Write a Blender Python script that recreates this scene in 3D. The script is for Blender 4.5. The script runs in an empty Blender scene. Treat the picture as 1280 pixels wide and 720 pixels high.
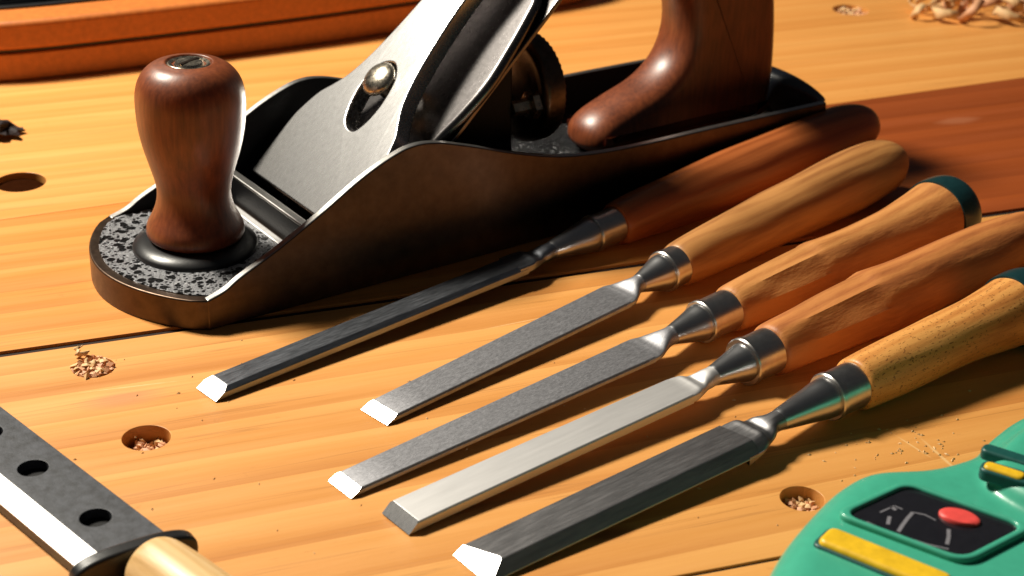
import bpy, bmesh, math, random
from mathutils import Vector, Matrix
# modelled in units of 7 mm, written out in metres
S = 0.007
sc = bpy.context.scene
COL = sc.collection
R = math.radians
PI = math.pi

# ------------------------------------------------------------------ helpers
def tag(o, label=None, cat=None, group=None, kind=None):
    if label: o['label'] = label
    if cat: o['category'] = cat
    if group: o['group'] = group
    if kind: o['kind'] = kind
    return o

def empty(name, loc, rot=(0, 0, 0)):
    o = bpy.data.objects.new(name, None)
    o.empty_display_size = 0.02
    COL.objects.link(o)
    o.location = [c*S for c in loc]
    o.rotation_euler = rot
    return o

def link(name, me, mat, parent=None, loc=(0, 0, 0), rot=(0, 0, 0), smooth=35, bevel=0, seg=2):
    o = bpy.data.objects.new(name, me)
    COL.objects.link(o)
    if parent: o.parent = parent
    o.location = [c*S for c in loc]
    o.rotation_euler = rot
    mats = mat if isinstance(mat, (list, tuple)) else [mat]
    for m in mats: me.materials.append(m)
    if smooth:
        me.shade_smooth()
        me.set_sharp_from_angle(angle=R(smooth))
    if bevel:
        b = o.modifiers.new('bevel', 'BEVEL')
        b.width = bevel*S; b.segments = seg; b.limit_method = 'ANGLE'; b.angle_limit = R(30)
        b.harden_normals = False
    if smooth and smooth < 61:
        wn = o.modifiers.new('wn', 'WEIGHTED_NORMAL'); wn.keep_sharp = True; wn.weight = 80
    return o

def mesh(verts, faces, fm=None):
    me = bpy.data.meshes.new('m')
    me.from_pydata([[c*S for c in v] for v in verts], [], faces)
    if fm:
        for p, i in zip(me.polygons, fm): p.material_index = i
    bm = bmesh.new(); bm.from_mesh(me)
    bmesh.ops.recalc_face_normals(bm, faces=bm.faces)
    bm.to_mesh(me); bm.free()
    me.update()
    return me

class MB:
    def __init__(s): s.v = []; s.f = []; s.m = []
    def add(s, v, f, mi=0):
        b = len(s.v); s.v += [tuple(p) for p in v]
        s.f += [tuple(b+i for i in q) for q in f]; s.m += [mi]*len(f)
    def box(s, x0, x1, y0, y1, z0, z1, mi=0):
        v = [(x, y, z) for x in (x0, x1) for y in (y0, y1) for z in (z0, z1)]
        s.add(v, [(0, 1, 3, 2), (4, 6, 7, 5), (0, 4, 5, 1), (2, 3, 7, 6), (0, 2, 6, 4), (1, 5, 7, 3)], mi)
    def loft(s, secs, cap=True, mi=0):
        n = len(secs[0]); v = [p for q in secs for p in q]; f = []
        for k in range(len(secs)-1):
            for i in range(n):
                j = (i+1) % n
                f.append((k*n+i, k*n+j, (k+1)*n+j, (k+1)*n+i))
        if cap:
            f.append(tuple(range(n))[::-1]); f.append(tuple((len(secs)-1)*n+i for i in range(n)))
        s.add(v, f, mi)
    def lathe(s, prof, seg=48, axis='z', c=(0, 0, 0), mi=0, rf=None):
        secs = []
        for (h, r) in prof:
            q = []
            for i in range(seg):
                a = 2*PI*i/seg
                rr = r if rf is None else rf(h, a, r)
                p, w = rr*math.cos(a), rr*math.sin(a)
                q.append((c[0]+h, c[1]+p, c[2]+w) if axis == 'x' else (c[0]+p, c[1]+w, c[2]+h))
            secs.append(q)
        s.loft(secs, True, mi)
    def prism(s, pts, z0, z1, mi=0, mp=None):
        # pts in a plane, mp maps (a,b,h)->xyz
        mp = mp or (lambda a, b, h: (a, b, h))
        s.loft([[mp(a, b, z0) for a, b in pts], [mp(a, b, z1) for a, b in pts]], True, mi)
    def me(s): return mesh(s.v, s.f, s.m)

def spl(pts, n=10, closed=False):
    out = []; N = len(pts)
    rng = range(N if closed else N-1)
    for i in rng:
        g = lambda k: pts[k % N] if closed else pts[max(0, min(N-1, k))]
        p0, p1, p2, p3 = g(i-1), g(i), g(i+1), g(i+2)
        for j in range(n):
            t = j/n
            out.append(tuple(.5*((2*b)+(-a+c)*t+(2*a-5*b+4*c-d)*t*t+(-a+3*b-3*c+d)*t**3) for a, b, c, d in zip(p0, p1, p2, p3)))
    if not closed: out.append(tuple(pts[-1]))
    return out

def circ(x, y, r, n=40, ry=None):
    ry = ry or r
    return [(x+r*math.cos(2*PI*i/n), y+ry*math.sin(2*PI*i/n)) for i in range(n)]

def plate(outlines, z0, z1, bev=0.05, res=3):
    """solid plate from 2D outlines (later ones inside the first are holes), rounded edges"""
    cu = bpy.data.curves.new('c', 'CURVE'); cu.dimensions = '2D'; cu.fill_mode = 'BOTH'
    h = (z1-z0)/2
    cu.extrude = max(0, (h-bev))*S; cu.bevel_depth = bev*S; cu.bevel_resolution = res; cu.offset = -bev*S
    for pts in outlines:
        s = cu.splines.new('POLY'); s.points.add(len(pts)-1)
        for p, q in zip(s.points, pts): p.co = (q[0]*S, q[1]*S, 0, 1)
        s.use_cyclic_u = True
    o = bpy.data.objects.new('c', cu); COL.objects.link(o)
    dg = bpy.context.evaluated_depsgraph_get(); dg.update()
    me = bpy.data.meshes.new_from_object(o.evaluated_get(dg))
    bpy.data.objects.remove(o); bpy.data.curves.remove(cu)
    me.materials.clear()
    me.transform(Matrix.Translation((0, 0, (z0+z1)/2*S)))
    bm = bmesh.new(); bm.from_mesh(me)
    bmesh.ops.remove_doubles(bm, verts=bm.verts, dist=1e-6)
    bmesh.ops.recalc_face_normals(bm, faces=bm.faces)
    bm.to_mesh(me); bm.free()
    return me

# ------------------------------------------------------------------ materials
def newmat(name):
    m = bpy.data.materials.new(name); m.use_nodes = True
    nt = m.node_tree; b = nt.nodes['Principled BSDF']
    return m, nt, b
def N(nt, t, **k):
    n = nt.nodes.new(t)
    for a, v in k.items():
        if a.startswith('i_'): n.inputs[a[2:].replace('_', ' ')].default_value = v
        else: setattr(n, a, v)
    return n
def coords(nt, scale=(1, 1, 1), rot=(0, 0, 0), loc=(0, 0, 0)):
    tc = N(nt, 'ShaderNodeTexCoord'); mp = N(nt, 'ShaderNodeMapping')
    mp.inputs['Scale'].default_value = [c/S for c in scale]
    mp.inputs['Rotation'].default_value = rot
    mp.inputs['Location'].default_value = loc
    nt.links.new(tc.outputs['Object'], mp.inputs[0]); return mp.outputs[0]
def noise(nt, vec, scale, detail=4, rough=.55, dist=0):
    n = N(nt, 'ShaderNodeTexNoise'); n.inputs['Scale'].default_value = scale; n.inputs['Detail'].default_value = detail
    n.inputs['Roughness'].default_value = rough; n.inputs['Distortion'].default_value = dist
    nt.links.new(vec, n.inputs['Vector']); return n.outputs['Fac']
def ramp(nt, fac, stops, interp='LINEAR'):
    r = N(nt, 'ShaderNodeValToRGB'); r.color_ramp.interpolation = interp
    e = r.color_ramp.elements
    while len(e) < len(stops): e.new(.5)
    for i, (p, c) in enumerate(stops):
        e[i].position = p; e[i].color = (*c, 1) if not isinstance(c, (int, float)) else (c, c, c, 1)
    nt.links.new(fac, r.inputs[0]); return r.outputs[0]
def mix(nt, fac, a, b, mode='MIX'):
    m = N(nt, 'ShaderNodeMix', data_type='RGBA', blend_type=mode)
    for s, v in ((0, fac), (6, a), (7, b)):
        if hasattr(v, 'is_output'): nt.links.new(v, m.inputs[s])
        elif isinstance(v, (int, float)): m.inputs[s].default_value = v
        else: m.inputs[s].default_value = (*v, 1)
    return m.outputs[2]
def math_(nt, op, a, b=0.0):
    m = N(nt, 'ShaderNodeMath', operation=op)
    for i, v in enumerate((a, b)):
        if hasattr(v, 'is_output'): nt.links.new(v, m.inputs[i])
        else: m.inputs[i].default_value = v
    return m.outputs[0]
def bump(nt, b, h, strength, dist=0.1):
    n = N(nt, 'ShaderNodeBump'); n.inputs['Strength'].default_value = strength; n.inputs['Distance'].default_value = dist*S
    nt.links.new(h, n.inputs['Height']); nt.links.new(n.outputs[0], b.inputs['Normal'])

def metal(name, col, rough, var=.12, scale=(1, 1, 1), nscale=3, bmp=.0, bscale=12, metallic=1, spots=None):
    m, nt, b = newmat(name)
    v = coords(nt, scale)
    f = noise(nt, v, nscale, 6, .65)
    c2 = tuple(c*(1-var*2.2) for c in col); c1 = tuple(min(1, c*(1+var)) for c in col)
    cc = ramp(nt, f, [(.3, c2), (.7, c1)])
    if spots:
        g = noise(nt, v, spots[0], 3, .7)
        cc = mix(nt, ramp(nt, g, [(spots[1], 0.), (spots[1]+.06, 1.)]), cc, spots[2])
    nt.links.new(cc, b.inputs['Base Color'])
    b.inputs['Metallic'].default_value = metallic
    rr = ramp(nt, noise(nt, v, nscale*2.3, 5, .7), [(.3, rough*(1-var*1.2)), (.7, min(1, rough*(1+var*1.4)))])
    nt.links.new(rr, b.inputs['Roughness'])
    if bmp: bump(nt, b, noise(nt, v, bscale, 5, .7), bmp, .04)
    return m

def wood(name, cols, scale=(.12, 1, 1), wscale=1.2, dist=2.5, rough=.45, pores=None, bmp=.2, coat=0, fine=14, rot=(0, 0, 0), carve=0):
    """cols: dark -> light, grain along local x"""
    m, nt, b = newmat(name)
    v = coords(nt, scale, rot)
    big = noise(nt, v, .55, 4, .5, .4)
    w = N(nt, 'ShaderNodeTexWave', wave_type='BANDS', bands_direction='Y'); nt.links.new(v, w.inputs[0])
    w.inputs['Scale'].default_value = wscale; w.inputs['Distortion'].default_value = dist; w.inputs['Detail'].default_value = 3
    w.inputs['Detail Scale'].default_value = .8
    v2 = coords(nt, (scale[0]*.35, scale[1]*1.0, scale[2]*1.0), rot)
    fi = noise(nt, v2, fine, 3, .6)
    a = math_(nt, 'ADD', math_(nt, 'MULTIPLY', big, .62), math_(nt, 'MULTIPLY', w.outputs['Fac'], .2))
    a = math_(nt, 'ADD', a, math_(nt, 'MULTIPLY', fi, .34))
    n = len(cols)
    cc = ramp(nt, a, [(.33+.36*i/(n-1), c) for i, c in enumerate(cols)])
    if pores:
        v3 = coords(nt, (scale[0]*2.2, 1, 1), rot)
        pf = noise(nt, v3, pores[0], 2, .6)
        cc = mix(nt, ramp(nt, pf, [(pores[1], 1.), (pores[1]+.05, 0.)]), cc, pores[2])
    nt.links.new(cc, b.inputs['Base Color'])
    b.inputs['Roughness'].default_value = rough
    if coat:
        b.inputs['Coat Weight'].default_value = coat; b.inputs['Coat Roughness'].default_value = .14
    h = fi
    if carve:
        h = math_(nt, 'ADD', math_(nt, 'MULTIPLY', fi, .4), math_(nt, 'MULTIPLY', noise(nt, coords(nt, (.45, 1, 1), rot), 1.5, 4, .6), carve))
    bump(nt, b, h, bmp, .08)
    return m

def plain(name, col, rough=.5, metallic=0, bmp=0, bscale=10, coat=0, var=1.0):
    m, nt, b = newmat(name)
    v = coords(nt); f = noise(nt, v, 2.5, 5, .6)
    cc = ramp(nt, f, [(.3, tuple(c*(1-.18*var) for c in col)), (.7, tuple(min(1, c*(1+.1*var)) for c in col))])
    nt.links.new(cc, b.inputs['Base Color'])
    b.inputs['Roughness'].default_value = rough; b.inputs['Metallic'].default_value = metallic
    if coat: b.inputs['Coat Weight'].default_value = coat; b.inputs['Coat Roughness'].default_value = .1
    if bmp: bump(nt, b, noise(nt, v, bscale, 5, .7), bmp, .05)
    return m

M = {}
M['steel'] = metal('cast_steel', (.10, .068, .050), .38, .12, (1, 1, 1), 1.3, .06, 20)
M['edge'] = metal('ground_steel', (.44, .43, .415), .36, .06, (1, 1, 1), 2, .03, 20)
M['cap'] = metal('cap_steel', (.66, .65, .65), .27, .04, (1, 4, 1), 1.2, .03, 14)
M['japan'] = plain('black_japanning', (.005, .005, .006), .5, 0, .25, 5)
M['japan'].node_tree.nodes['Principled BSDF'].inputs['Specular IOR Level'].default_value = .2
M['gloss'] = plain('black_enamel', (.006, .007, .010), .16, 0, .08, 3, .6)
M['bright'] = metal('honed_steel', (.90, .89, .87), .36, .04, (1, 1, 1), 3, .02, 30)
M['forged'] = metal('forged_steel', (.36, .36, .385), .50, .09, (.35, 1, 1), 5.5, .22, 12)
M['darksteel'] = metal('dark_polished_steel', (.27, .285, .32), .36, .14, (.12, 1, 1), 4.5, .10, 12)
M['ridgesteel'] = metal('grey_polished_steel', (.29, .285, .295), .42, .10, (.10, 1, 1), 3.5, .08, 12)
M['lightsteel'] = metal('brushed_steel', (.66, .65, .65), .55, .03, (.08, 1, 1), 3.0, .05, 14)
M['socket'] = metal('socket_steel', (.50, .50, .51), .30, .05, (.3, 1, 1), 1.2, .02, 12)
M['ferrule'] = metal('ferrule_steel', (.62, .60, .58), .30, .07, (1, 1, 1), 1.8, .04, 9)
M['dkiron'] = metal('dark_iron', (.16, .15, .15), .26, .06, (1, 1, 1), 2, .03, 12)
M['brass'] = metal('aged_brass', (.62, .50, .36), .30, .2, (1, 1, 1), 2.5, .15, 6)
M['nickel'] = metal('worn_nickel', (.70, .62, .50), .27, .25, (1, 1, 1), 1.6, .15, 5)
M['darkmetal'] = metal('dark_brown_metal', (.12, .085, .065), .36, .2, (1, 1, 1), 2, .15, 8)
def rosewood():
    m, nt, b = newmat('rosewood')
    f = noise(nt, coords(nt, (1, 1, .12)), 5, 5, .6, .3); g = noise(nt, coords(nt), .5, 3, .5)
    a = math_(nt, 'ADD', math_(nt, 'MULTIPLY', f, .6), math_(nt, 'MULTIPLY', g, .4))
    nt.links.new(ramp(nt, a, [(.32, (.085, .019, .006)), (.52, (.18, .043, .013)), (.70, (.27, .072, .022))]), b.inputs['Base Color'])
    b.inputs['Roughness'].default_value = .42; b.inputs['Coat Weight'].default_value = .22; b.inputs['Coat Roughness'].default_value = .3
    bump(nt, b, noise(nt, coords(nt), 7, 4, .6), .10, .05)
    return m
M['rosewood'] = rosewood()
M['teal'] = plain('teal_enamel', (.006, .032, .036), .33, 0, .25, 3, .2)
M['blackplastic'] = plain('black_plastic', (.012, .012, .013), .34, 0, .1, 6)
M['void'] = plain('dark_print', (.012, .012, .016), .22, 0, 0, 3, .4)
M['green'] = plain('green_plastic', (.055, .39, .26), .34, 0, .03, 20, .25, .35)
M['greendark'] = plain('dark_green_plastic', (.010, .085, .075), .4, 0, .05, 20)
M['yellow'] = plain('yellow_plastic', (.85, .52, .02), .38)
M['red'] = plain('red_button', (.78, .075, .065), .5)
M['print'] = plain('grey_print', (.20, .195, .22), .5)
M['paleh'] = wood('pale_beech', [(.50, .30, .11), (.66, .42, .18), (.74, .50, .24)], (.12, 1, 1), .8, 2, .42, None, .1, .2)

M['h1'] = wood('handle_red_brown', [(.16, .036, .008), (.29, .072, .015), (.40, .11, .026)], (.10, 1, 1), .5, 3, .42, None, .15, .15, 6)
M['h2'] = wood('handle_ash', [(.15, .050, .013), (.34, .135, .036), (.48, .215, .062)], (.16, 1, 1), .55, 7, .5, None, .25, .05, 5, carve=.5, rot=(0, 0, R(14)))
M['h3'] = wood('handle_pear', [(.29, .095, .024), (.45, .17, .043), (.57, .245, .068)], (.25, 1, 1), .4, 4, .55, None, .45, 0, 6, carve=1.4)
M['h4'] = wood('handle_red_pear', [(.26, .075, .018), (.41, .135, .034), (.53, .20, .052)], (.25, 1, 1), .4, 4, .55, None, .45, 0, 6, carve=1.2)
M['h5'] = wood('handle_oak', [(.38, .125, .026), (.58, .235, .055), (.72, .335, .088)], (.25, 1, 1), .5, 4, .46, (10, .35, (.30, .115, .028)), .35, .05, 6, carve=.6)

def hammered():
    m, nt, b = newmat('hammered_black_enamel')
    v = coords(nt)
    vo = N(nt, 'ShaderNodeTexVoronoi', feature='F1'); vo.inputs['Scale'].default_value = 1.9; nt.links.new(v, vo.inputs['Vector'])
    vo2 = N(nt, 'ShaderNodeTexVoronoi', feature='F1'); vo2.inputs['Scale'].default_value = 4.6; nt.links.new(v, vo2.inputs['Vector'])
    big = noise(nt, v, 2.2, 3, .6)
    pit = ramp(nt, math_(nt, 'ADD', vo.outputs['Distance'], math_(nt, 'MULTIPLY', big, .15)), [(.41, 1.), (.46, 0.)])
    pit2 = ramp(nt, math_(nt, 'ADD', vo2.outputs['Distance'], math_(nt, 'MULTIPLY', big, .15)), [(.38, 1.), (.44, 0.)])
    p = math_(nt, 'MAXIMUM', pit, pit2)
    x = N(nt, 'ShaderNodeSeparateXYZ'); nt.links.new(v, x.inputs[0])
    # sheen on the toe floor painted grey between pits, rear floor stays black
    toe_sheen = math_(nt, 'MULTIPLY', ramp(nt, math_(nt, 'MULTIPLY', x.outputs[0], .1), [(.60, 1.), (.64, 0.)]), 1.0)
    c = mix(nt, toe_sheen, (.010, .010, .012), (.38, .385, .41))
    glints = math_(nt, 'MULTIPLY', ramp(nt, noise(nt, v, 6.5, 2, .5), [(.62, 0.), (.66, 1.)]), ramp(nt, noise(nt, v, .8, 2, .5), [(.48, 0.), (.58, 1.)]))  # pale specks painted in as glints on the bumps
    c = mix(nt, glints, c, (.62, .62, .65))
    c = mix(nt, p, c, (.006, .006, .007))
    nt.links.new(c, b.inputs['Base Color'])
    met = mix(nt, toe_sheen, (.15,)*3, (.8,)*3); nt.links.new(met, b.inputs['Metallic'])
    nt.links.new(mix(nt, toe_sheen, (.22,)*3, (.40,)*3), b.inputs['Roughness'])
    h = math_(nt, 'SUBTRACT', noise(nt, v, 4.2, 4, .7), math_(nt, 'MULTIPLY', p, .5))
    bump(nt, b, h, 1.0, .32)
    return m
M['hammer'] = hammered()

def benchwood(name, cols, seed, red=None, spots=(), scr=()):
    m, nt, b = newmat(name)
    v = coords(nt, (.045, 1, 1), loc=(seed*3.1, seed*7.7, 0))
    vv = coords(nt)
    big = noise(nt, v, .23, 3, .5, .6)
    w = N(nt, 'ShaderNodeTexWave', wave_type='BANDS', bands_direction='Y', wave_profile='SAW'); nt.links.new(v, w.inputs[0])
    w.inputs['Scale'].default_value = .13; w.inputs['Distortion'].default_value = 5.0; w.inputs['Detail'].default_value = 2
    w.inputs['Detail Scale'].default_value = .5
    mid = noise(nt, v, 1.1, 4, .6, .3)
    fi = noise(nt, coords(nt, (.03, 1, 1)), 9, 4, .65)
    a = math_(nt, 'ADD', math_(nt, 'MULTIPLY', big, .52), math_(nt, 'MULTIPLY', w.outputs['Fac'], .20))
    a = math_(nt, 'ADD', a, math_(nt, 'MULTIPLY', mid, .24))
    a = math_(nt, 'ADD', a, math_(nt, 'MULTIPLY', fi, .14))
    n = len(cols)
    cc = ramp(nt, a, [(.36+.34*i/(n-1), c) for i, c in enumerate(cols)])
    # sharp dark grain lines here and there
    gl = noise(nt, coords(nt, (.014, 1, 1), loc=(0, seed, 0)), 1.35, 3, .55, .25)
    line = ramp(nt, gl, [(.560, 0.), (.575, .40), (.590, 0.)])
    cc = mix(nt, line, cc, tuple(c*.62 for c in cols[0]))
    if red:
        # heartwood running in from one end of the board
        x = N(nt, 'ShaderNodeSeparateXYZ'); nt.links.new(vv, x.inputs[0])
        e = math_(nt, 'ADD', math_(nt, 'MULTIPLY', x.outputs[0], .01), math_(nt, 'MULTIPLY', noise(nt, v, .5, 4, .6), .12))
        hm = ramp(nt, e, [(red[0], 0.), (red[1], 1.)])
        cc = mix(nt, hm, cc, mix(nt, a, (.13, .022, .004), (.42, .09, .014)))
    for (sx, sy, rx, ry, col, st) in spots:
        mp = N(nt, 'ShaderNodeMapping'); nt.links.new(vv, mp.inputs[0])
        mp.inputs['Location'].default_value = (-sx/rx, -sy/ry, 0); mp.inputs['Scale'].default_value = (1/rx, 1/ry, 0)
        ln = N(nt, 'ShaderNodeVectorMath', operation='LENGTH'); nt.links.new(mp.outputs[0], ln.inputs[0])
        d = math_(nt, 'ADD', ln.outputs['Value'], math_(nt, 'MULTIPLY', math_(nt, 'SUBTRACT', mid, .5), 1.6))
        cc = mix(nt, math_(nt, 'MULTIPLY', ramp(nt, d, [(.35, 1.), (1., 0.)]), st), cc, col)
    nt.links.new(cc, b.inputs['Base Color'])
    # open pores and knocks
    pr_ = noise(nt, coords(nt, (.10, 1, 1)), 17, 2, .5)
    cc = mix(nt, math_(nt, 'MULTIPLY', ramp(nt, pr_, [(.70, 0.), (.76, 1.)]), .35), cc, tuple(c*.5 for c in cols[0]))
    kn_ = noise(nt, coords(nt), .9, 5, .7)
    cc = mix(nt, math_(nt, 'MULTIPLY', ramp(nt, kn_, [(.66, 0.), (.74, 1.)]), .3), cc, tuple(c*.7 for c in cols[0]))
    for (sx, sy, ln_, wd, an) in scr:
        m1 = N(nt, 'ShaderNodeMapping', vector_type='TEXTURE'); nt.links.new(vv, m1.inputs[0])
        m1.inputs['Location'].default_value = (sx, sy, 0); m1.inputs['Rotation'].default_value = (0, 0, an); m1.inputs['Scale'].default_value = (ln_, wd, 1e6)
        l1 = N(nt, 'ShaderNodeVectorMath', operation='LENGTH'); nt.links.new(m1.outputs[0], l1.inputs[0])
        d1 = math_(nt, 'ADD', l1.outputs['Value'], math_(nt, 'MULTIPLY', math_(nt, 'SUBTRACT', noise(nt, vv, 3, 3, .6), .5), .8))
        cc = mix(nt, math_(nt, 'MULTIPLY', ramp(nt, d1, [(.3, 1.), (1., 0.)]), .55), cc, (.82, .56, .27))
    nt.links.new(cc, b.inputs['Base Color'])
    nt.links.new(ramp(nt, mid, [(.3, .38), (.7, .55)]), b.inputs['Roughness'])
    bump(nt, b, fi, .12, .06)
    return m

# ------------------------------------------------------------------ workbench
bench = empty('workbench', (0, 0, 0)); tag(bench, 'honey coloured wooden bench top of wide planks with round dog holes', 'workbench', kind='structure')
def line(p, deg): return p, R(deg)
seams = [((3.5, 131), 27.0), ((3.5, 91.95), 25.2), ((2.7, 73.95), 21.8), ((8.5, 50.23), 20.1), ((8.5, 27), 19.5)]
BASE = R(22.5)
def loc2(x, y): return (x*math.cos(BASE)+y*math.sin(BASE), -x*math.sin(BASE)+y*math.cos(BASE))
honey = [(.54, .185, .031), (.64, .245, .046), (.70, .295, .062)]
pale = [(.62, .245, .052), (.69, .295, .070), (.74, .345, .092)]
pinky = [(.50, .190, .042), (.63, .275, .068), (.73, .35, .098)]
k1 = loc2(3.9, 51.9); k2 = loc2(-16.2, 60.6); k3 = loc2(-3.9, 57.0); k4 = loc2(12.2, 60.0)
def sc_(x0, y0, x1, y1, w): a_, b_ = loc2(x0, y0), loc2(x1, y1); return ((a_[0]+b_[0])/2, (a_[1]+b_[1])/2, math.dist(a_, b_)/2, w, math.atan2(b_[1]-a_[1], b_[0]-a_[0]))
mats = [benchwood('bench_wood_back', honey, 4),
        benchwood('bench_wood_far', pale, 1),
        benchwood('bench_wood_middle', honey, 2, red=(.40, .62), spots=[(*loc2(27.0, 97.5), 1.6, .8, (.50, .20, .10), .35)]),
        benchwood('bench_wood_near', pinky, 3, spots=[(k1[0], k1[1], 1.3, .45, (.33, .10, .03), .8), (k2[0], k2[1], 2.4, .9, (.55, .20, .09), .6), (k3[0], k3[1], .5, .3, (.35, .12, .04), .6)],
                  scr=[sc_(16.9, 60.1, 18.6, 55.9, .10), sc_(16.0, 59.9, 17.3, 58.0, .06), sc_(-18.4, 60.8, -13.5, 62.4, .06), sc_(-2, 67.5, 3, 70, .05), sc_(2.5, 62.5, 3.6, 62.4, .05)]),
        benchwood('bench_wood_front', pale, 5)]
holes = [(-14.49, 57.57, .97, 3), (11.53, 54.82, .86, 3), (-26.6, 82.9, 1.35, 1), (-17.94, 63.13, .92, 3), (24.13, 119.9, 1.3, 1)]
def edge_pts(i, side):
    (p, a) = seams[i]; a = R(a); g = {2: .25, 3: .10}.get(i, .02)
    n = (-math.sin(a), math.cos(a)); q = []
    for t in (-130, 150):
        x = p[0]+t*math.cos(a)+n[0]*g*side; y = p[1]+t*math.sin(a)+n[1]*g*side
        q.append(loc2(x, y))
    return q
edges = [((0, 220), 27)] 
for k in range(5):
    if k == 0: top = [loc2(-130, 60+120), loc2(150, 330)]
    else: top = edge_pts(k-1, -1)
    if k == 4: bot = edge_pts(4, 1)
    else: bot = edge_pts(k, 1)
    if k == 0: bot = edge_pts(0, 1)
    outl = [bot[0], bot[1], top[1], top[0]]
    hs = [circ(*loc2(h[0], h[1]), h[2], 56) for h in holes if h[3] == k]
    me = plate([outl]+hs, -4, 0.0, .03, 2)
    link('plank', me, mats[k], bench, (0, 0, 0), (0, 0, BASE), 30)
DG = plain('gap_shade', (.018, .007, .003), .9)
for i, dp in ((2, .14), (3, .10)):  # dark strips added to stand in for the shade inside the board gaps
    (p, a_) = seams[i]; a_ = R(a_); jm = MB(); g = .24 if i == 2 else .09
    jm.box(-125, 145, -g, g, -1.2, -dp)
    q_ = loc2(*p); link('gap_shade_strip', jm.me(), DG, bench, (p[0], p[1], 0), (0, 0, a_), 0)
under = MB(); under.box(-140, 160, -20, 200, -5.2, -4.05); link('underside', under.me(), plain('dark_underside', (.05, .025, .012), .8), bench, smooth=0)

# ------------------------------------------------------------------ hand plane
A = R(36.3); OX, OY = -13.6, 66.8
plane = empty('hand_plane', (OX, OY, 0), (0, 0, A))
tag(plane, 'big steel bench plane with dark red wooden knob and handle, lying behind the chisels', 'hand plane')
W_ = 11.0
LEN = 38.4
def toe_arc(n=24, b=2.75, inset=0.0):
    return [(-(b-inset)*math.sin(PI*i/n)**.72 if 0 < i < n else 0.0, W_*(1-i/n)) for i in range(n+1)]
def heel_arc(n=24, b=2.0, inset=0.0):
    return [(LEN+(b-inset)*math.sin(PI*i/n)**.8 if 0 < i < n else LEN, W_*i/n) for i in range(n+1)]
prof = spl([(0, 1.5), (.9, 1.78), (1.7, 2.25), (3.5, 3.1), (5.8, 4.35), (8, 5.65), (9.7, 6.42), (10.9, 6.72), (12.2, 6.62), (14.2, 6.03), (16.6, 5.2), (19.4, 4.42), (21.8, 4.08), (25, 3.9), (30, 3.85), (LEN, 3.7)], 6)
b = MB()
yo = .03
sl = [(x, min(W_-yo, max(yo, y))) for x, y in toe_arc()] + [(x, min(W_-yo, max(yo, y))) for x, y in heel_arc()]
me = plate([sl], 0.0, 1.5, .09, 3)
link('sole', me, M['steel'], plane, smooth=50)
for y0, y1, inner in ((0, .42, 1), (W_-.42, W_, 0)):
    c = MB()
    side = [(0.0, 0.015)] + [tuple(p) for p in prof] + [(LEN, .015)]
    n = len(side)
    va = [(x, y0, z) for x, z in side]; vb = [(x, y1, z) for x, z in side]
    # faces as strips to stay well shaped
    f = []; fm = []
    base = [(x, .015) for x, z in side]
    V = []; 
    for y in (y0, y1):
        for (x, z) in prof: V.append((x, y, .015))
        for (x, z) in prof: V.append((x, y, z))
    m_ = len(prof)
    for i in range(m_-1):
        f.append((i, i+1, m_+i+1, m_+i)); fm.append(0 if inner else 1)
        o = 2*m_
        f.append((o+i, o+m_+i, o+m_+i+1, o+i+1)); fm.append(1 if inner else 0)
        f.append((m_+i, m_+i+1, o+m_+i+1, o+m_+i)); fm.append(2)
        f.append((i, o+i, o+i+1, i+1)); fm.append(0)
    o = 2*m_
    f.append((0, m_, o+m_, o)); fm.append(0)
    f.append((m_-1, o+m_-1, o+2*m_-1, 2*m_-1)); fm.append(0)
    link('cheek', mesh(V, f, fm), [M['steel'], M['japan'], M['edge']], plane, smooth=30, bevel=.07, seg=2)
# heel rim
hb = MB(); secs = []
ha = heel_arc(28); hi = heel_arc(28, 1.35)
for (xo, y), (xi, yi) in zip(ha, hi):
    y = min(W_-.02, max(.02, y)); yi = min(W_-.45, max(.45, yi))
    secs.append([(xo+.01, y, 1.3), (xo+.01, y, 3.35), (xo-.12, y, 3.62), ((xo+xi)/2, (y+yi)/2, 3.72), (xi-.25, yi, 3.45), (xi-.45, yi, 2.9), (xi-.9, yi, 1.3)])
hb.loft(secs)
link('heel_rim', hb.me(), M['gloss'], plane, smooth=60)
# hammered floor bed
fl = [(x+.28, min(W_-.44, max(.44, y))) for x, y in toe_arc(24, 2.45)][0:25]
fl = [(-(2.5)*math.sin(PI*i/24)**.72+.22 if 0 < i < 24 else .25, W_-.44-(W_-.88)*i/24) for i in range(25)]
bed = plate([fl+[(5.45, .44), (5.45, W_-.44)]], 1.3, 1.56, .03, 1)
link('floor_bed', bed, M['hammer'], plane)
bed2 = plate([[(8.3, .44), (LEN-.4, .44), (LEN-.4, W_-.44), (8.3, W_-.44)]], 1.3, 1.56, .03, 1)
link('floor_bed', bed2, M['hammer'], plane)
r_ = MB(); r_.box(5.45, 5.85, .43, W_-.43, 1.4, 1.62); link('mouth_lip', r_.me(), M['lightsteel'], plane, bevel=.05)
r_ = MB(); r_.box(6.0, 6.40, .43, W_-.43, 1.4, 2.86); cr = link('cross_rib', r_.me(), M['japan'], plane, bevel=.03)  # black colour paints in the shade on the rib's unlit front
r_ = MB(); r_.box(5.98, 6.42, .44, W_-.44, 2.865, 3.03); link('rib_edge', r_.me(), M['edge'], cr, bevel=.05)
# frog
fr = MB(); fr.prism([(10.4, 1.45), (18.3, 9.3), (18.9, 8.6), (19.0, 4.0), (19.6, 1.45)], 3.3, 7.7, mp=lambda a, b_, h: (a, h, b_))
link('frog', fr.me(), M['japan'], plane, bevel=.15)
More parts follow.
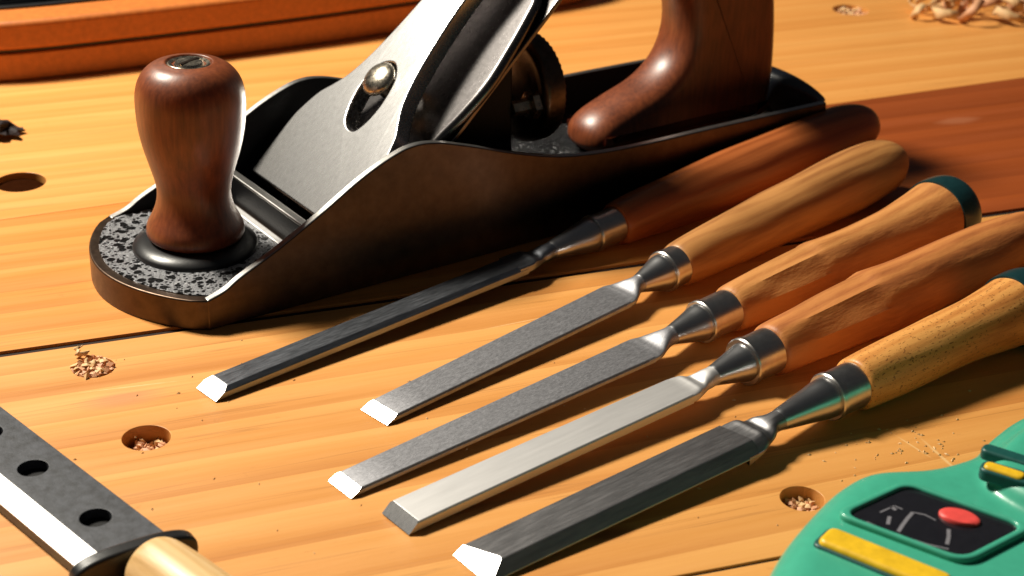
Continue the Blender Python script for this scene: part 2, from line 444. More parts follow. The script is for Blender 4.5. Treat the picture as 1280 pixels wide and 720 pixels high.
# knob
kx, ky = 2.1, 5.5
kb = MB(); kb.lathe([(1.5, 2.95), (1.62, 2.98), (1.8, 2.9), (1.95, 2.6), (2.05, 2.3), (2.1, 1.5)], 64, c=(kx, ky, 0))
link('knob_seat', kb.me(), M['blackplastic'], plane, smooth=50)
kr = [(2.05, 1.9), (2.12, 2.16), (2.35, 2.30), (2.75, 2.25), (3.3, 1.98), (3.8, 1.80), (4.4, 1.72), (5.0, 1.80), (5.8, 2.02), (6.7, 2.27), (7.6, 2.44), (8.5, 2.51), (9.2, 2.50), (9.8, 2.36), (10.25, 2.08), (10.55, 1.70), (10.68, 1.30), (10.72, 1.08), (10.60, 1.02)]
kp = spl(kr, 5)
kb = MB(); kb.lathe(kp, 72, c=(0, 0, 0)); knob = link('front_knob', kb.me(), M['rosewood'], plane, (kx, ky, 0), (0, R(1), 0), smooth=50)
ks = MB(); ks.lathe([(10.3, 1.0), (10.62, 1.0), (10.68, .93), (10.66, .80), (10.58, .76), (10.60, .68), (10.72, .60), (10.74, .15)], 48)
link('knob_screw', ks.me(), M['nickel'], knob, smooth=40)
sb_ = MB(); sb_.box(-.62, .62, -.09, .09, 10.6, 10.765); link('screw_slot', sb_.me(), M['darkmetal'], knob, rot=(0, 0, R(25)))

# cap, chip_breaker and iron share the 45 degree bed; local x runs up the slope
def slope(name, me, mat, off, **k):
    a = R(45)
    return link(name, me, mat, plane, (7.3-math.sin(a)*off, 5.5, 2.8+math.cos(a)*off), (0, -a, 0), **k)
halfw = spl([(0.0, 4.25), (2, 4.3), (3.6, 4.25), (4.6, 3.98), (5.35, 3.66), (6.0, 3.15), (6.8, 2.62), (8.2, 2.12), (10.2, 1.72), (12.6, 1.45), (15, 1.5), (16.6, 1.6), (17.6, 1.2), (18, .4)], 5)
capo = [(x, -w) for x, w in halfw]+[(x, w) for x, w in halfw[::-1]]
slot = spl([(4.42, -.35), (4.62, -.82), (5.5, -1.12), (6.6, -1.12), (7.8, -.75), (8.4, .1), (7.9, 1.0), (6.6, 1.15), (5.5, .85), (4.7, .35)], 6, True)
cap = slope('lever_cap', plate([capo, slot], -.95, 0, .10, 3), [M['cap']], 0, smooth=40)
cs = MB(); cs.lathe([(-.9, .55), (-.1, .55), (-.1, .92), (.06, .95), (.22, .82), (.34, .5), (.38, .1)], 40, c=(7.3, .05, 0))
slope('cap_screw', cs.me(), M['nickel'], .12, smooth=50)
hb2 = spl([(0.3, 3.9), (4, 3.9), (6.3, 3.95), (8, 4.3), (10, 4.5), (12.2, 4.2), (14.1, 3.8), (15.0, 3.5), (16.0, 2.6), (16.4, .6)], 6)
cbo = [(x, -w) for x, w in hb2]+[(x, w) for x, w in hb2[::-1]]
slope('chip_breaker', plate([cbo], -.62, 0, .30, 6), M['dkiron'], -1.9, smooth=60)
iro = [(-.6, -4.0), (16.0, -4.0), (16.8, -3.4), (16.8, 3.4), (16.0, 4.0), (-.6, 4.0)]
slope('cutting_iron', plate([iro], -.25, 0, .06, 2), M['dkiron'], -2.62, smooth=40)
ll = MB(); ll.box(11.5, 18.6, -.45, .45, -.2, 0); slope('lateral_lever', ll.me(), M['edge'], -3.1, bevel=.08)
# adjusting wheel
aw = MB()
pr = [(0, .5), (0.02, 1.5), (.12, 1.9), (.05, 2.35), (.0, 2.6), (.14, 2.82), (.3, 2.88), (1.15, 2.88), (1.3, 2.8), (1.36, 2.5), (1.2, 2.2), (1.25, .6), (1.3, .3)]
aw.lathe(pr, 96, 'x', c=(20.6, 5.5, 6.1), rf=lambda h, a, r: r*(1+(.012*math.cos(a*48) if r > 2.7 else 0)))
wh = link('adjusting_wheel', aw.me(), M['darkmetal'], plane, smooth=50)
st = MB(); st.lathe([(0, .42), (1.0, .42), (1.1, .75), (1.5, .75), (1.6, .6)], 6, 'x', c=(18.9, 3.4, 5.9)); link('wheel_stud', st.me(), M['brass'], wh, smooth=30)

# rear handle: thick pillow-edged slab from its side outline
to = spl([(25.6, 1.58), (25.0, 2.1), (25.1, 3.0), (25.9, 3.75), (27.4, 4.35), (29.3, 5.05), (30.6, 6.05), (31.2, 7.4), (31.1, 9.0), (30.4, 10.8), (29.6, 12.6), (30.0, 14.1), (31.3, 14.5), (32.8, 14.2), (34.6, 14.4), (36.3, 13.8), (37.2, 12.2), (37.7, 10.0), (38.05, 8.0), (38.25, 6.0), (38.3, 4.2), (38.1, 2.6), (37.7, 1.58)], 6)
def inset(pts, d):
    n = len(pts); out = []
    for i in range(n):
        p0, p1, p2 = pts[i-1], pts[i], pts[(i+1) % n]
        tx, ty = p2[0]-p0[0], p2[1]-p0[1]; l = math.hypot(tx, ty) or 1
        q = (p1[0]-ty/l*d*(-1), p1[1]+tx/l*d*(-1))
        out.append(q)
    return out
area = sum(to[i-1][0]*to[i][1]-to[i][0]*to[i-1][1] for i in range(len(to)))/2
sgn = 1 if area < 0 else -1
hb3 = MB(); secs = []; HT = 1.75; RD = 1.25
lay = []
for k in range(13):
    a = -PI/2+PI*k/12
    y = HT*math.sin(a)*1.0; d = RD*(1-math.cos(a)**.8 if math.cos(a) > 1e-6 else 1)
    lay.append((y, d))
for y, d in lay:
    q = inset(to, sgn*d)
    secs.append([(max(x, 0), 5.5+y, max(z, 1.57)) for x, z in q])
hb3.loft(secs)
link('rear_handle', hb3.me(), M['rosewood'], plane, smooth=70)
bt = MB(); bt.lathe([(13.6, .55), (14.55, .55), (14.62, .4)], 32, c=(34.2, 5.5, 0)); link('handle_nut', bt.me(), M['brass'], plane)

# ------------------------------------------------------------------ chisels
def chisel(label, tx, ty, az, zt, pitch, blade, sock, fer, hand, hmat, bmat, capspec=None, octo=None, fbright=None):
    root = empty('chisel', (tx, ty, zt), (0, -pitch, az))
    tag(root, label, 'chisel', 'wood chisels laid side by side')
    bw0, bw1, th, bev, xs, style = blade
    zb = -.24
    def sec(x, w, t, ths):
        zt_ = zb+ths
        if style == 'ridge':
            p = [(-w, zb), (w, zb), (w, zb+ths*.5), (-.56*w+.06, zt_), (-.56*w-.05, zt_-.02), (-w, zb+ths*.12)]
        elif style == 'thick':
            p = [(-w, zb), (w, zb), (w, zb+ths*.55), (w*.72, zt_), (-w*.72, zt_), (-w, zb+ths*.62)]
        elif style == 'block':
            p = [(-w, zb), (w, zb), (w, zt_-.06), (w-.06, zt_), (-w+.06, zt_), (-w, zt_-.06)]
        else:
            p = [(-w, zb), (w, zb), (w, zt_-.09), (w-.07, zt_), (-w+.07, zt_), (-w, zt_-.09)]
        return [(x, y, z) for y, z in p]
    bl = MB()
    tipm = MB()
    def cut(dx, g=0):   # slanted cut through the section: the ground cutting bevel
        return [(bev*(z-zb)/th-dx, y*(1-g), z+g*.0) for (_, y, z) in sec(0, bw0, 0, th)]
    tipm.loft([cut(.035), cut(.004)])
    ssx0 = cut(0)
    ssx = [ssx0]
    for k in range(1, 9):
        t = k/8; x = bev+(xs-.3-bev)*t; w = bw0+(bw1-bw0)*t
        ssx.append(sec(x, w, t, th*(1+.08*t)))
    # shoulder: narrows and thickens into the socket
    bl.loft(ssx)
    # shank: one smooth loft from the blade's rectangle to the round neck
    tz = zb+th*1.08
    sh_ = MB(); q = []
    kk = min(1, (sock[1]-xs)/4.4)
    for dx, w_, hz, cz, pw in ((-.6, bw1-.015, th*.54-.012, (zb+tz)/2, 9), (0, bw1-.01, th*.54-.008, (zb+tz)/2, 8), (.30, bw1*.96, th*.54+.01, (zb+tz)/2, 6), (.62, bw1*.86, th*.54+.03, (zb+tz)/2+.01, 4.6),
                              (.95, bw1*.73, .22, -.06, 3.6), (1.3, bw1*.60, .31, -.03, 2.8), (1.65, .48, .38, -.01, 2.3), (2.0, .45, .42, 0, 2), (2.4, .48, .48, 0, 2)):
        hz = max(hz, .10)
        q.append([(xs-.25*kk+dx*kk, w_*math.copysign(abs(math.cos(t))**(2/pw), math.cos(t)), cz+hz*math.copysign(abs(math.sin(t))**(2/pw), math.sin(t))) for t in [2*PI*(i+.5)/40 for i in range(40)]])
        if style == 'ridge':
            g = max(0, 1-dx/1.3); o_ = []
            for x, y, z in q[-1]:
                if z > cz:
                    u = y/w_
                    z -= g*((th*.80+.04)*(-u-.56)/.44 if u < -.56 else th*.5*(u+.56)/1.56)+.012*g
                o_.append((x, y, z))
            q[-1] = o_
    # subdivide along the length for a clean curve
    qq = []
    for i in range(40):
        col_ = spl([sct[i] for sct in q], 4)
        for j, p in enumerate(col_):
            if len(qq) <= j: qq.append([])
            qq[j].append(p)
    sh_.loft(qq)
    blo = link('blade', bl.me(), bmat, root, smooth=25, bevel=.02, seg=1)
    link('shank', sh_.me(), bmat, blo, smooth=45)
    link('cutting_bevel', tipm.me(), M['bright'] if not fbright else fbright, blo, smooth=20)
    s0, s1, r1 = sock
    d = s1-s0
    r1 *= .95; sk = MB(); sk.lathe(spl([(xs+1.7*kk, .38), (xs+1.9*kk, .455), (xs+2.2*kk, .51), (xs+2.2*kk+.45*(s1-xs-2.2*kk), .70), (xs+2.2*kk+.78*(s1-xs-2.2*kk), .86), (s1-.15, r1), (s1, r1+.01), (s1+.05, r1-.08)], 5), 48, 'x')
    link('socket', sk.me(), M['socket'], root, smooth=50)
    f0, f1, rf_ = fer; rf_ *= .95
    fm = MB(); fm.lathe([(f0, r1-.2), (f0, rf_+.03), (f0+.06, rf_+.08), (f0+.26, rf_+.08), (f0+.32, rf_+.02), (f1-.05, rf_+.05), (f1, rf_+.02), (f1, rf_-.25)], 56, 'x')
    link('ferrule', fm.me(), M['ferrule'], root, smooth=35)
    hp = spl(hand, 7)
    def rfun(h, a, r):
        k = 1+.012*math.sin(3*a+h*.7)+.008*math.sin(5*a-h*1.3)
        if octo:
            m_ = math.cos(PI/8)/math.cos(((a+PI/8) % (PI/4))-PI/8)
            x0, x1 = octo
            if h < x1:
                t = min(1, max(0, (h-x0)/2.0))
                t *= min(1, max(0, (x1-h)/.45)); return r*k*(1+(m_*.985-1)*t)
        return r*k
    hm = MB()
    hm.lathe(hp, 64, 'x', rf=rfun)
    ho = link('handle', hm.me(), hmat, root, smooth=28 if octo else 60)
    if capspec:
        c0, c1, r0, rr = capspec
        cm = MB(); cm.lathe(spl([(c0, r0-.3), (c0, r0+.02), (c0+.12, r0+.10), (c0+.5*(c1-c0), rr+.06), (c1-.35, rr-.06), (c1-.1, rr-.3), (c1, rr-.75), (c1+.03, .1)], 4), 56, 'x')
        link('end_cap', cm.me(), M['teal'], root, smooth=50)
    return root

zt, ze = .3, 1.75
def pit(L): return math.atan((ze-zt)/L)
chisel('dark narrow chisel with long red brown handle, the one closest to the plane', -12.68, 61.04, R(43.0), zt, pit(45),
       (.74, .80, .44, .72, 18.0, 'thick'), (18.3, 22.9, .86), (22.6, 24.5, .92),
       [(24.3, .8), (24.4, 1.08), (25.2, 1.2), (28, 1.36), (32, 1.52), (37, 1.66), (41, 1.66), (43.3, 1.52), (44.6, 1.2), (45.2, .7), (45.3, .1)], M['h1'], M['darksteel'])
chisel('grey flat chisel with rounded streaky ochre handle, second from the hand plane', -5.5, 59.69, R(45.2), zt, pit(37.4),
       (.84, 1.02, .25, .62, 15.0, 'flat'), (15.0, 18.1, .93), (18.0, 19.2, 1.0),
       [(19.0, .8), (19.1, 1.05), (20, 1.17), (22.5, 1.30), (26, 1.44), (30, 1.58), (33.5, 1.66), (35.8, 1.52), (37.0, 1.15), (37.5, .6), (37.6, .1)], M['h2'], M['forged'])
chisel('grey flat chisel with faceted orange handle ending in a dark teal cap', -6.33, 54.24, R(41.3), zt, pit(39),
       (.76, .97, .24, .52, 16.4, 'flat'), (16.5, 20.1, .88), (19.8, 21.8, .98),
       [(21.6, .8), (21.7, 1.05), (22.4, 1.18), (24.5, 1.36), (27.2, 1.46), (29, 1.40), (31, 1.34), (33.5, 1.42), (35.5, 1.62), (36.9, 1.86)], M['h3'], M['forged'],
       capspec=(36.9, 38.7, 1.86, 1.9), octo=(21.9, 27.6))
chisel('bright steel square edged chisel with faceted orange handle running out of view', -4.02, 52.06, R(39.6), zt, pit(37),
       (.88, .84, .40, .45, 14.9, 'block'), (15.0, 18.7, .92), (18.3, 20.1, 1.06),
       [(19.9, .8), (20.0, 1.12), (20.6, 1.25), (23, 1.46), (26, 1.62), (28.5, 1.56), (31, 1.52), (34, 1.50), (36.5, 1.40), (38.5, 1.2), (39.3, .7), (39.4, .1)], M['h4'], M['lightsteel'],
       octo=(20.3, 26.6), fbright=M['cap'])
chisel('widest chisel, dark ridged blade and pitted yellow ochre handle with teal cap', -1.09, 49.37, R(38.4), zt, pit(31.5),
       (1.10, 1.16, .50, .88, 13.6, 'ridge'), (14.0, 18.6, .93), (18.3, 20.1, 1.02),
       [(19.9, .8), (20.0, 1.12), (20.6, 1.2), (22.5, 1.27), (25, 1.30), (27.5, 1.36), (29.8, 1.56), (30.3, 1.62)], M['h5'], M['ridgesteel'],
       capspec=(30.3, 32.3, 1.62, 1.68))

# ------------------------------------------------------------------ knife with holes
kn = empty('slotted_knife', (-13.1, 48.65, 0), (0, 0, R(-45)))
tag(kn, 'dark steel blade with a row of round holes, black collar and pale round wooden handle', 'knife')
top = plate([[(-26, -.95), (.2, -.95), (.2, 1.5), (-26, 1.5)]]+[circ(x, .15, .58, 36) for x in (-2.55, -6.95, -10.4, -13.9, -18, -22)], .50, .92, .03, 1)
kbld = link('blade', top, plain('blade_grey_steel', (.045, .048, .058), .55, .15, .2, 7, 0, 3.2), kn)
bv = MB(); bv.prism([(-.96, .91), (-1.72, .56), (-1.72, .50), (-.96, .50)], -26, .15, mp=lambda a, b_, h: (h, a, b_)); link('cutting_bevel', bv.me(), M['lightsteel'], kbld)
bk = MB(); bk.box(-26, .1, -1.69, 1.35, .02, .49); link('under_shade', bk.me(), M['blackplastic'], kn, bevel=.05)  # black block added for the band of shade under the blade
# collar
gp = [(x*2.3, .80+z*.80) for x, z in [(math.copysign(abs(math.cos(t))**.7, math.cos(t)), math.copysign(abs(math.sin(t))**.7, math.sin(t))) for t in [2*PI*i/40 for i in range(40)]]]
gd = MB(); gd.prism(gp, 0, .62, mp=lambda a, b_, h: (h+.15, a-.05, b_)); link('collar', gd.me(), M['blackplastic'], kn, (.15, -.1, 0), (0, 0, R(-11)), smooth=40, bevel=.12, seg=3)
hh = MB(); hh.lathe(spl([(.7, .9), (.75, 1.12), (1.3, 1.25), (3, 1.34), (6, 1.42), (10, 1.38), (12, 1.1), (12.6, .4)], 5), 48, 'x', c=(.45, .1, .82))
link('handle', hh.me(), M['paleh'], kn, smooth=60)

# ------------------------------------------------------------------ green power tool
H0 = 36; F_ = 2100; TH = R(26.5); RO = R(2)
tool = empty('power_tool', (14.5, 50.0, 0))
tag(tool, 'green plastic power tool with yellow buttons and a dark panel with red button', 'power tool')
def fuse(blocks, mat, name, vox, parent, it=6):
    bm = bmesh.new()
    for me_ in blocks: bm.from_mesh(me_)
    me_ = bpy.data.meshes.new(name); bm.to_mesh(me_); bm.free()
    o = bpy.data.objects.new(name, me_); COL.objects.link(o)
    r = o.modifiers.new('r', 'REMESH'); r.mode = 'VOXEL'; r.voxel_size = vox*S
    s_ = o.modifiers.new('s', 'SMOOTH'); s_.iterations = it; s_.factor = .5
    dg = bpy.context.evaluated_depsgraph_get(); dg.update()
    m2 = bpy.data.meshes.new_from_object(o.evaluated_get(dg)); bpy.data.objects.remove(o); m2.materials.clear()
    return link(name, m2, mat, parent, smooth=180)
TX, TY = 14.5, 50.0
def rel(pts): return [(x-TX, y-TY) for x, y in pts]
bodyo = spl(rel([(8.1, 43.2), (8.6, 45.5), (9.5, 47.6), (10.7, 49.6), (11.85, 51.2), (13.2, 52.3), (15.3, 52.7), (16.6, 53.3), (17.4, 53.9), (18.5, 55.4), (20.4, 57.2), (26, 61), (30, 57), (25, 49), (20, 44.5), (15.5, 40.5), (10, 40)]), 8, True)
neck = spl(rel([(17.2, 50.6), (17.9, 52.6), (19.6, 54.6), (22, 56.5), (26, 59), (29, 56), (24.5, 49.6), (20.6, 47.6), (18.6, 48.6)]), 8, True)
b1 = plate([bodyo], .15, 3.50, 1.5, 8); b2 = plate([neck], 1.0, 4.25, .75, 6)
body = fuse([b1, b2], M['green'], 'body', .14, tool, 14)
pan = rel([(11.67, 48.33), (14.26, 50.34), (17.77, 47.99), (15.22, 46.0)])
def roundpoly(pts, r, n=6):
    out = []; m_ = len(pts)
    for i in range(m_):
        p0, p1, p2 = Vector(pts[i-1]), Vector(pts[i]), Vector(pts[(i+1) % m_])
        a = p1+(p0-p1).normalized()*r; c = p1+(p2-p1).normalized()*r
        for k in range(n+1):
            t = k/n; q = a*(1-t)**2+p1*2*t*(1-t)+c*t*t; out.append((q.x, q.y))
    return out
cx = sum(p[0] for p in pan)/4; cy = sum(p[1] for p in pan)/4
grow = lambda pts, k: [(cx+(x-cx)*k, cy+(y-cy)*k) for x, y in pts]
link('panel_rim', plate([roundpoly(grow(pan, 1.14), .7), roundpoly(grow(pan, .99), .55)], 3.35, 3.74, .12, 3), M['green'], tool, smooth=60)
panel = link('display_panel', plate([roundpoly(grow(pan, 1.02), .55)], 3.3, 3.60, .03, 1), M['void'], tool)
def strokes(name, lines, z, wd, mat, par):
    s = MB()
    for ln in lines:
        ln = rel(ln)
        for (x0, y0), (x1, y1) in zip(ln, ln[1:]):
            d = Vector((x1-x0, y1-y0)); n = Vector((-d.y, d.x)).normalized()*wd/2
            s.add([(x0+n.x, y0+n.y, z), (x0-n.x, y0-n.y, z), (x1-n.x, y1-n.y, z), (x1+n.x, y1+n.y, z)], [(0, 1, 2, 3)])
    return link(name, s.me(), mat, par, smooth=0)
strokes('panel_print', [[(13.25, 48.4), (13.1, 47.91)], [(14.11, 48.7), (13.83, 48.29), (13.59, 47.89), (13.38, 47.5)], [(12.36, 48.01), (12.88, 47.56), (13.42, 47.27)],
        [(15.14, 47.75), (15.05, 47.32), (14.89, 46.85)], [(13.39, 49.0), (13.55, 48.81)]], 3.608, .13, M['print'], panel)
strokes('panel_print', [[(14.11, 48.7), (14.5, 48.58), (14.81, 48.26)], [(13.64, 47.14), (14.24, 46.81), (14.89, 46.57)], [(12.96, 48.63), (13.54, 49.06), (13.78, 48.87)]], 3.608, .06, M['print'], panel)
rb = MB(); q = []
for k, (zz, sc_) in enumerate([(3.55, .86), (3.68, .86), (3.74, .78), (3.76, .6)]):
    q.append([(15.65-TX+sc_*(.92*math.cos(a)*.8+.42*math.sin(a)*.6)*1.0, 48.42-TY+sc_*(-.42*math.cos(a)*.9+.46*math.sin(a)), zz) for a in [2*PI*i/36 for i in range(36)]])
rb.loft(q); link('red_button', rb.me(), M['red'], tool, smooth=40)
def bar(name, p0, p1, w, z, h, mat, r_=.12):
    (x0, y0), (x1, y1) = p0, p1
    L = math.hypot(x1-x0, y1-y0); a = math.atan2(y1-y0, x1-x0)
    return link(name, plate([roundpoly([(0, -w/2), (L, -w/2), (L, w/2), (0, w/2)], min(w*.45, .35))], z-h/2, z+h/2, r_, 3), mat, tool, (x0-TX, y0-TY, 0), (0, 0, a), smooth=60)
bar('button_recess', (10.68, 47.2), (14.6, 44.35), 1.35, 3.34, .5, M['greendark'], .1)
bar('yellow_button', (10.78, 47.1), (14.4, 44.5), 1.12, 3.50, .55, M['yellow'], .18)
bar('button_recess', (16.85, 50.85), (18.6, 49.9), .8, 4.1, .5, M['greendark'])
bar('yellow_button', (16.95, 50.75), (18.2, 50.0), .5, 4.25, .4, M['yellow'], .12)
bar('vent_slot', (17.2, 52.1), (21.2, 49.6), .62, 4.12, .45, M['greendark'])

# ------------------------------------------------------------------ wooden case at the back
case = empty('wooden_case', (-20.7, 103.7, 0), (0, 0, 0))
tag(case, 'long orange wooden case with a dark seam lying along the back of the bench', 'wooden case')
fr_ = [(-46, 100.5), (-40, 98.3), (-35.3, 97.75), (-32.11, 98.23), (-29.41, 99.25), (-26.27, 100.8), (-20.73, 103.72), (-13.43, 107.81), (-8.3, 110.99), (2, 117.5), (5, 121), (4, 125), (0, 129)]
frs = spl(fr_, 6)
bk_ = [(-12, 134), (-40, 124), (-50, 112)]
outl = [(x+20.7, y-103.7) for x, y in frs+bk_]
def shrink(o_, d):
    ar = sum(o_[i-1][0]*o_[i][1]-o_[i][0]*o_[i-1][1] for i in range(len(o_)))/2
    return inset(o_, d if ar < 0 else -d)
wc = plain('case_wood', (.55, .155, .022), .5, 0, 0, 3, .1)
link('base', plate([outl], .02, 1.78, .12, 3), wc, case, smooth=50)
inn = shrink(outl, 3.1)
lid = link('lid', plate([shrink(outl, .12), inn], 1.86, 3.75, .38, 5), wc, case, smooth=60)
link('inner_tray', plate([shrink(outl, 2.9)], 1.8, 2.9, .05, 1), M['blackplastic'], case)
ed = plate([shrink(outl, 3.02), shrink(outl, 3.32)], 2.8, 3.86, .08, 2); link('tray_edge', ed, M['blackplastic'], case, smooth=50)
sm_ = link('seam', plate([shrink(outl, .25)], 1.7, 1.95, .02, 1), M['blackplastic'], case)
# a blunt steel tool lying in the tray
tg = empty('steel_bar', (-30, 107.2, 2.9), (0, 0, R(30))); tag(tg, 'small grey steel bar inside the dark tray of the wooden case', 'metal bar')
tb = MB(); tb.lathe([(-6, .3), (-5.9, .6), (3.0, .6), (3.3, .75), (5, .75), (5.1, .4)], 24, 'x', c=(0, 0, .76)); link('shaft', tb.me(), M['ferrule'], tg, smooth=40)
tb = MB(); tb.lathe([(5.1, .5), (5.3, .8), (9.4, .85), (9.8, .5)], 24, 'x', c=(0, 0, .86)); link('grip', tb.me(), M['paleh'], tg, smooth=40)

# ------------------------------------------------------------------ shavings, scraps and dust
rnd = random.Random(7)
shav = plain('shaving_wood', (.72, .46, .22), .6, 0, .2, 8)
shavp = plain('shaving_wood_pink', (.66, .33, .17), .6, 0, .2, 8)
def curl(name, loc, r0, turns, w, rz, tilt, mat, label, group=None, rough=.0, flat=1.0):
    n = int(26*turns)+6; V = []; F = []
    for i in range(n):
        t = i/(n-1); a = turns*2*PI*t; r = r0*(1-.35*t)
        x, z = r*math.cos(a), r*math.sin(a)*flat
        sh_ = 1.5*w*turns*t
        ww = w*(.35+.65*min(1, 6*t, 6*(1-t)))
        for s_ in (-1, 1):
            jit = rough*rnd.uniform(-1, 1)
            V.append((x+jit+.12*s_*math.sin(3*a), s_*ww/2+sh_+jit, z+jit))
    for i in range(n-1): F.append((2*i, 2*i+1, 2*i+3, 2*i+2))
    me_ = mesh(V, F)
    rt = Matrix.Rotation(rz, 3, 'Z') @ Matrix.Rotation(tilt, 3, 'X')
    zmin = min((rt @ v.co).z for v in me_.vertices)/S
    o = link(name, me_, mat, None, (loc[0], loc[1], loc[2]-zmin+.03), (tilt, 0, rz), smooth=180)
    sd = o.modifiers.new('t', 'SOLIDIFY'); sd.thickness = .05*S; sd.offset = 0
    o.rotation_mode = 'XYZ'
    tag(o, label, 'wood shaving', group)
    return o
G1 = 'wood shavings heaped at the far right'
ends = [(30.7, 118.0, 0, 1.0, 1.3, .7, .4, 1.25, 'pale upright curl at the left front of the far shaving heap'),
        (32.6, 117.6, 0, 1.2, 1.2, .6, 1.3, .5, 'pinkish curl in the middle front of the far shaving heap'),
        (35.2, 118.2, 0, 1.2, 1.4, .7, -.5, 1.2, 'pale curl standing at the right of the far shaving heap'),
        (29.8, 120.4, 0, 1.2, 1.2, .8, 2.1, .9, 'pale curl at the left back of the far shaving heap'),
        (36.8, 119.2, 0, 1.4, 1.1, .8, .2, .7, 'rusty brown curl at the right end of the far shaving heap'),
        (33.0, 121.4, .3, 1.6, 1.4, .9, 1.8, .8, 'large pale curl at the back of the far shaving heap'),
        (29.0, 118.0, 0, .7, .9, .5, 1.0, .2, 'small flat honey coloured curl left of the far shaving heap'),
        (34.2, 119.6, .4, 1.3, 1.5, .7, .9, 1.0, 'rusty curl lying on top in the middle of the far heap'),
        (31.6, 119.4, .2, 1.1, 1.3, .6, 2.8, .4, 'narrow pinkish curl between the left and middle curls of the far heap'),
        (38.6, 121.6, 0, 1.4, 1.3, .9, 2.6, .9, 'dark reddish curl half out of view right of the far heap')]
for i, (x, y, z, r0, tn, w, rz, ti, lb) in enumerate(ends):
    curl('wood_shaving', (x, y, z), r0, tn, w, rz, ti, M['rosewood'] if 'dark' in lb else (shavp if ('pink' in lb or 'rust' in lb) else shav), lb, G1, .03)
curl('wood_shaving', (-18.7, 64.1, 0), .26, .8, .22, .5, 1.4, shav, 'tiny pale curl beside the shaving filled hole near the board seam', None, .02)
curl('wood_shaving', (-18.0, 63.5, -.25), .34, .8, .3, 1.5, 1.2, shav, 'pale curl on top of the shavings filling a dog hole near the seam', None, .02)
# dark ragged scrap at the left edge
V = []; F = []
nx, ny = 9, 7
for i in range(nx):
    for j in range(ny):
        u, v = i/(nx-1), j/(ny-1)
        V.append(((u-.6)*2.6+.3*rnd.uniform(-1, 1), (v-.5)*1.5+.25*rnd.uniform(-1, 1), .12+2.6*(1-u)**1.1*math.sin(PI*min(1, v*.9+.1))+.18*rnd.uniform(0, 1)))
for i in range(nx-1):
    for j in range(ny-1):
        F.append((i*ny+j, i*ny+j+1, (i+1)*ny+j+1, (i+1)*ny+j))
o = link('bark_scrap', mesh(V, F), plain('dark_bark', (.020, .012, .014), .6, 0, .4, 5), None, (-29.5, 89.4, 0), (0, 0, R(10)), smooth=0)
sd = o.modifiers.new('t', 'SOLIDIFY'); sd.thickness = .1*S; sd.offset = 0
tag(o, 'dark ragged crumpled scrap lying at the left edge behind the dog hole', 'scrap')
# sawdust in the holes
def dust(x, y, r, z, n, mats, lab, side=(0, 0), size=.16):
    s = MB()
    for k in range(n):
        a = rnd.uniform(0, 2*PI); rr = r*math.sqrt(rnd.random())
        px, py = rr*math.cos(a)+side[0]*rnd.random(), rr*math.sin(a)+side[1]*rnd.random()
        if math.hypot(px, py) > r*.98: continue
        pz = z+rnd.uniform(0, .35)
        m3 = Matrix.Rotation(rnd.uniform(0, 6), 3, Vector((rnd.uniform(-1, 1), rnd.uniform(-1, 1), rnd.uniform(-1, 1))).normalized())
        sz = size*rnd.uniform(.5, 1.3)
        base = [Vector(c) for c in ((-1, -.6, 0), (.2, -.9, .3), (1.1, .1, 0), (.1, .8, -.2), (-.9, .5, .25), (0, 0, .6), (0, 0, -.5))]
        vv = [m3 @ (c*sz) for c in base]
        fs = []
        for i in range(5): fs += [(i, (i+1) % 5, 5), ((i+1) % 5, i, 6)]
        s.add([(px+q.x, py+q.y, pz+q.z) for q in vv], fs, rnd.randrange(len(mats)))
    s.lathe([(z-1.2, .2), (z-.1, r*.92), (z+.05, r*.9), (z+.12, r*.4)], 20, mi=0)
    o = link('sawdust', s.me(), mats, None, (x, y, 0), smooth=0)
    tag(o, lab, 'sawdust', kind='stuff')
dust(-14.49, 57.57, .93, -.85, 170, [shavp, shav], 'pinkish sawdust crumbs lying in the dog hole left of the chisel tips', (.3, -.2))
dust(11.53, 54.82, .82, -.80, 140, [shav, shavp], 'pale sawdust crumbs in the dog hole beside the green tool', (.1, -.3))
dust(-17.94, 63.13, .88, -.28, 190, [shavp, shavp, shav], 'reddish shavings packed into the dog hole near the board seam', (0, 0), .2)
dust(24.13, 119.9, 1.25, -.55, 120, [shav, shavp], 'pale dust in the far dog hole behind the plane handle', (.4, 0), .22)

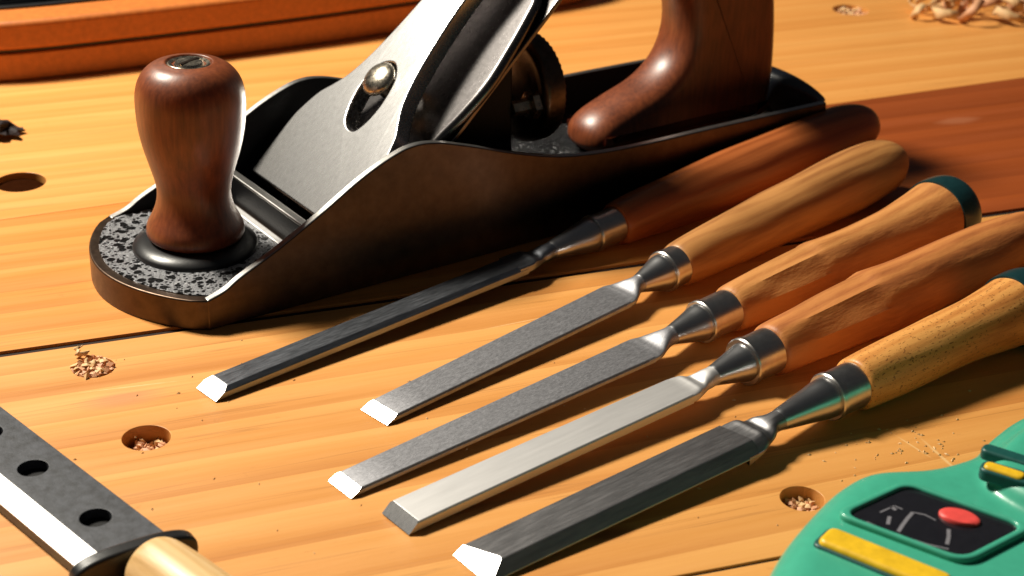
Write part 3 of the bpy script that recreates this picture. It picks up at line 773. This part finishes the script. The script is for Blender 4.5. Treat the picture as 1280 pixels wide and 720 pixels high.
DP = plain('dark_plug', (.022, .006, .002), 1.0, 0, .2, 4); DP.node_tree.nodes['Principled BSDF'].inputs['Specular IOR Level'].default_value = 0
s = MB()
for k in range(150):
    if k % 2: x, y = rnd.gauss(16.5, 1.6), rnd.gauss(58.5, 1.3)
    else: x, y = rnd.uniform(-18, 24), rnd.uniform(50, 66)
    sz = rnd.uniform(.02, .055); a_ = rnd.uniform(0, PI); l_ = sz*rnd.uniform(1, 3)
    ca, sa = math.cos(a_), math.sin(a_)
    s.add([(x+ca*l_, y+sa*l_, .01), (x-sa*sz, y+ca*sz, .012), (x-ca*l_, y-sa*l_, .01), (x+sa*sz, y-ca*sz, .012), (x, y, .02+sz)], [(0, 1, 4), (1, 2, 4), (2, 3, 4), (3, 0, 4)])
tag(link('sawdust', s.me(), shav, smooth=0), 'fine pale wood dust scattered thinly over the near bench boards', 'sawdust', kind='stuff')
pg = MB(); pg.lathe([(-1.5, 1.2), (-.42, 1.3), (-.34, 1.2), (-.30, .4)], 40)
pg = link('wood_plug', pg.me(), DP, None, (-26.6, 82.9, 0), smooth=30)
tag(pg, 'dark brown plug sunk in the dog hole at the left edge behind the plane', 'plug')
# ------------------------------------------------------------------ light
w = bpy.data.worlds.new('World'); sc.world = w; w.use_nodes = True
bg = w.node_tree.nodes['Background']; bg.inputs[0].default_value = (.82, .86, .95, 1); bg.inputs[1].default_value = .026
def area(name, d, dist, size, power, col, target=(2, 68, 0), sy=None):
    l = bpy.data.lights.new(name, 'AREA'); l.shape = 'RECTANGLE'; l.size = size*S; l.size_y = (sy or size)*S; l.energy = power; l.color = col
    o = bpy.data.objects.new(name, l); COL.objects.link(o)
    v = Vector(d).normalized()
    o.location = (Vector(target)+v*dist)*S
    o.rotation_euler = (-v).to_track_quat('-Z', 'Y').to_euler()
    return o
area('key_light', (-.64, .31, .85), 160, 28, 25, (1, .93, .79))

# ------------------------------------------------------------------ camera
cam = bpy.data.cameras.new('camera'); co = bpy.data.objects.new('camera', cam); COL.objects.link(co); sc.camera = co
cam.sensor_width = 36; cam.lens = 36*F_/1280
s_, c_ = math.sin(TH), math.cos(TH)
Rt = Vector((1, 0, 0)); Up = Vector((0, s_, c_)); Fw = Vector((0, c_, -s_))
cx_ = Rt*math.cos(RO)+Up*math.sin(RO); cy_ = -Rt*math.sin(RO)+Up*math.cos(RO)
m = Matrix((cx_, cy_, -Fw)).transposed().to_4x4(); m.translation = Vector((0, 0, H0*S)); co.matrix_world = m
cam.clip_start = .01; cam.clip_end = 20
cam.dof.use_dof = True; cam.dof.focus_distance = 73*S; cam.dof.aperture_fstop = 20
sc.view_settings.view_transform = 'Standard'; sc.view_settings.look = 'None'; sc.view_settings.exposure = 0; sc.view_settings.gamma = 1
sc.render.engine = 'CYCLES'; sc.cycles.max_bounces = 8; sc.cycles.diffuse_bounces = 4; sc.cycles.use_denoising = True
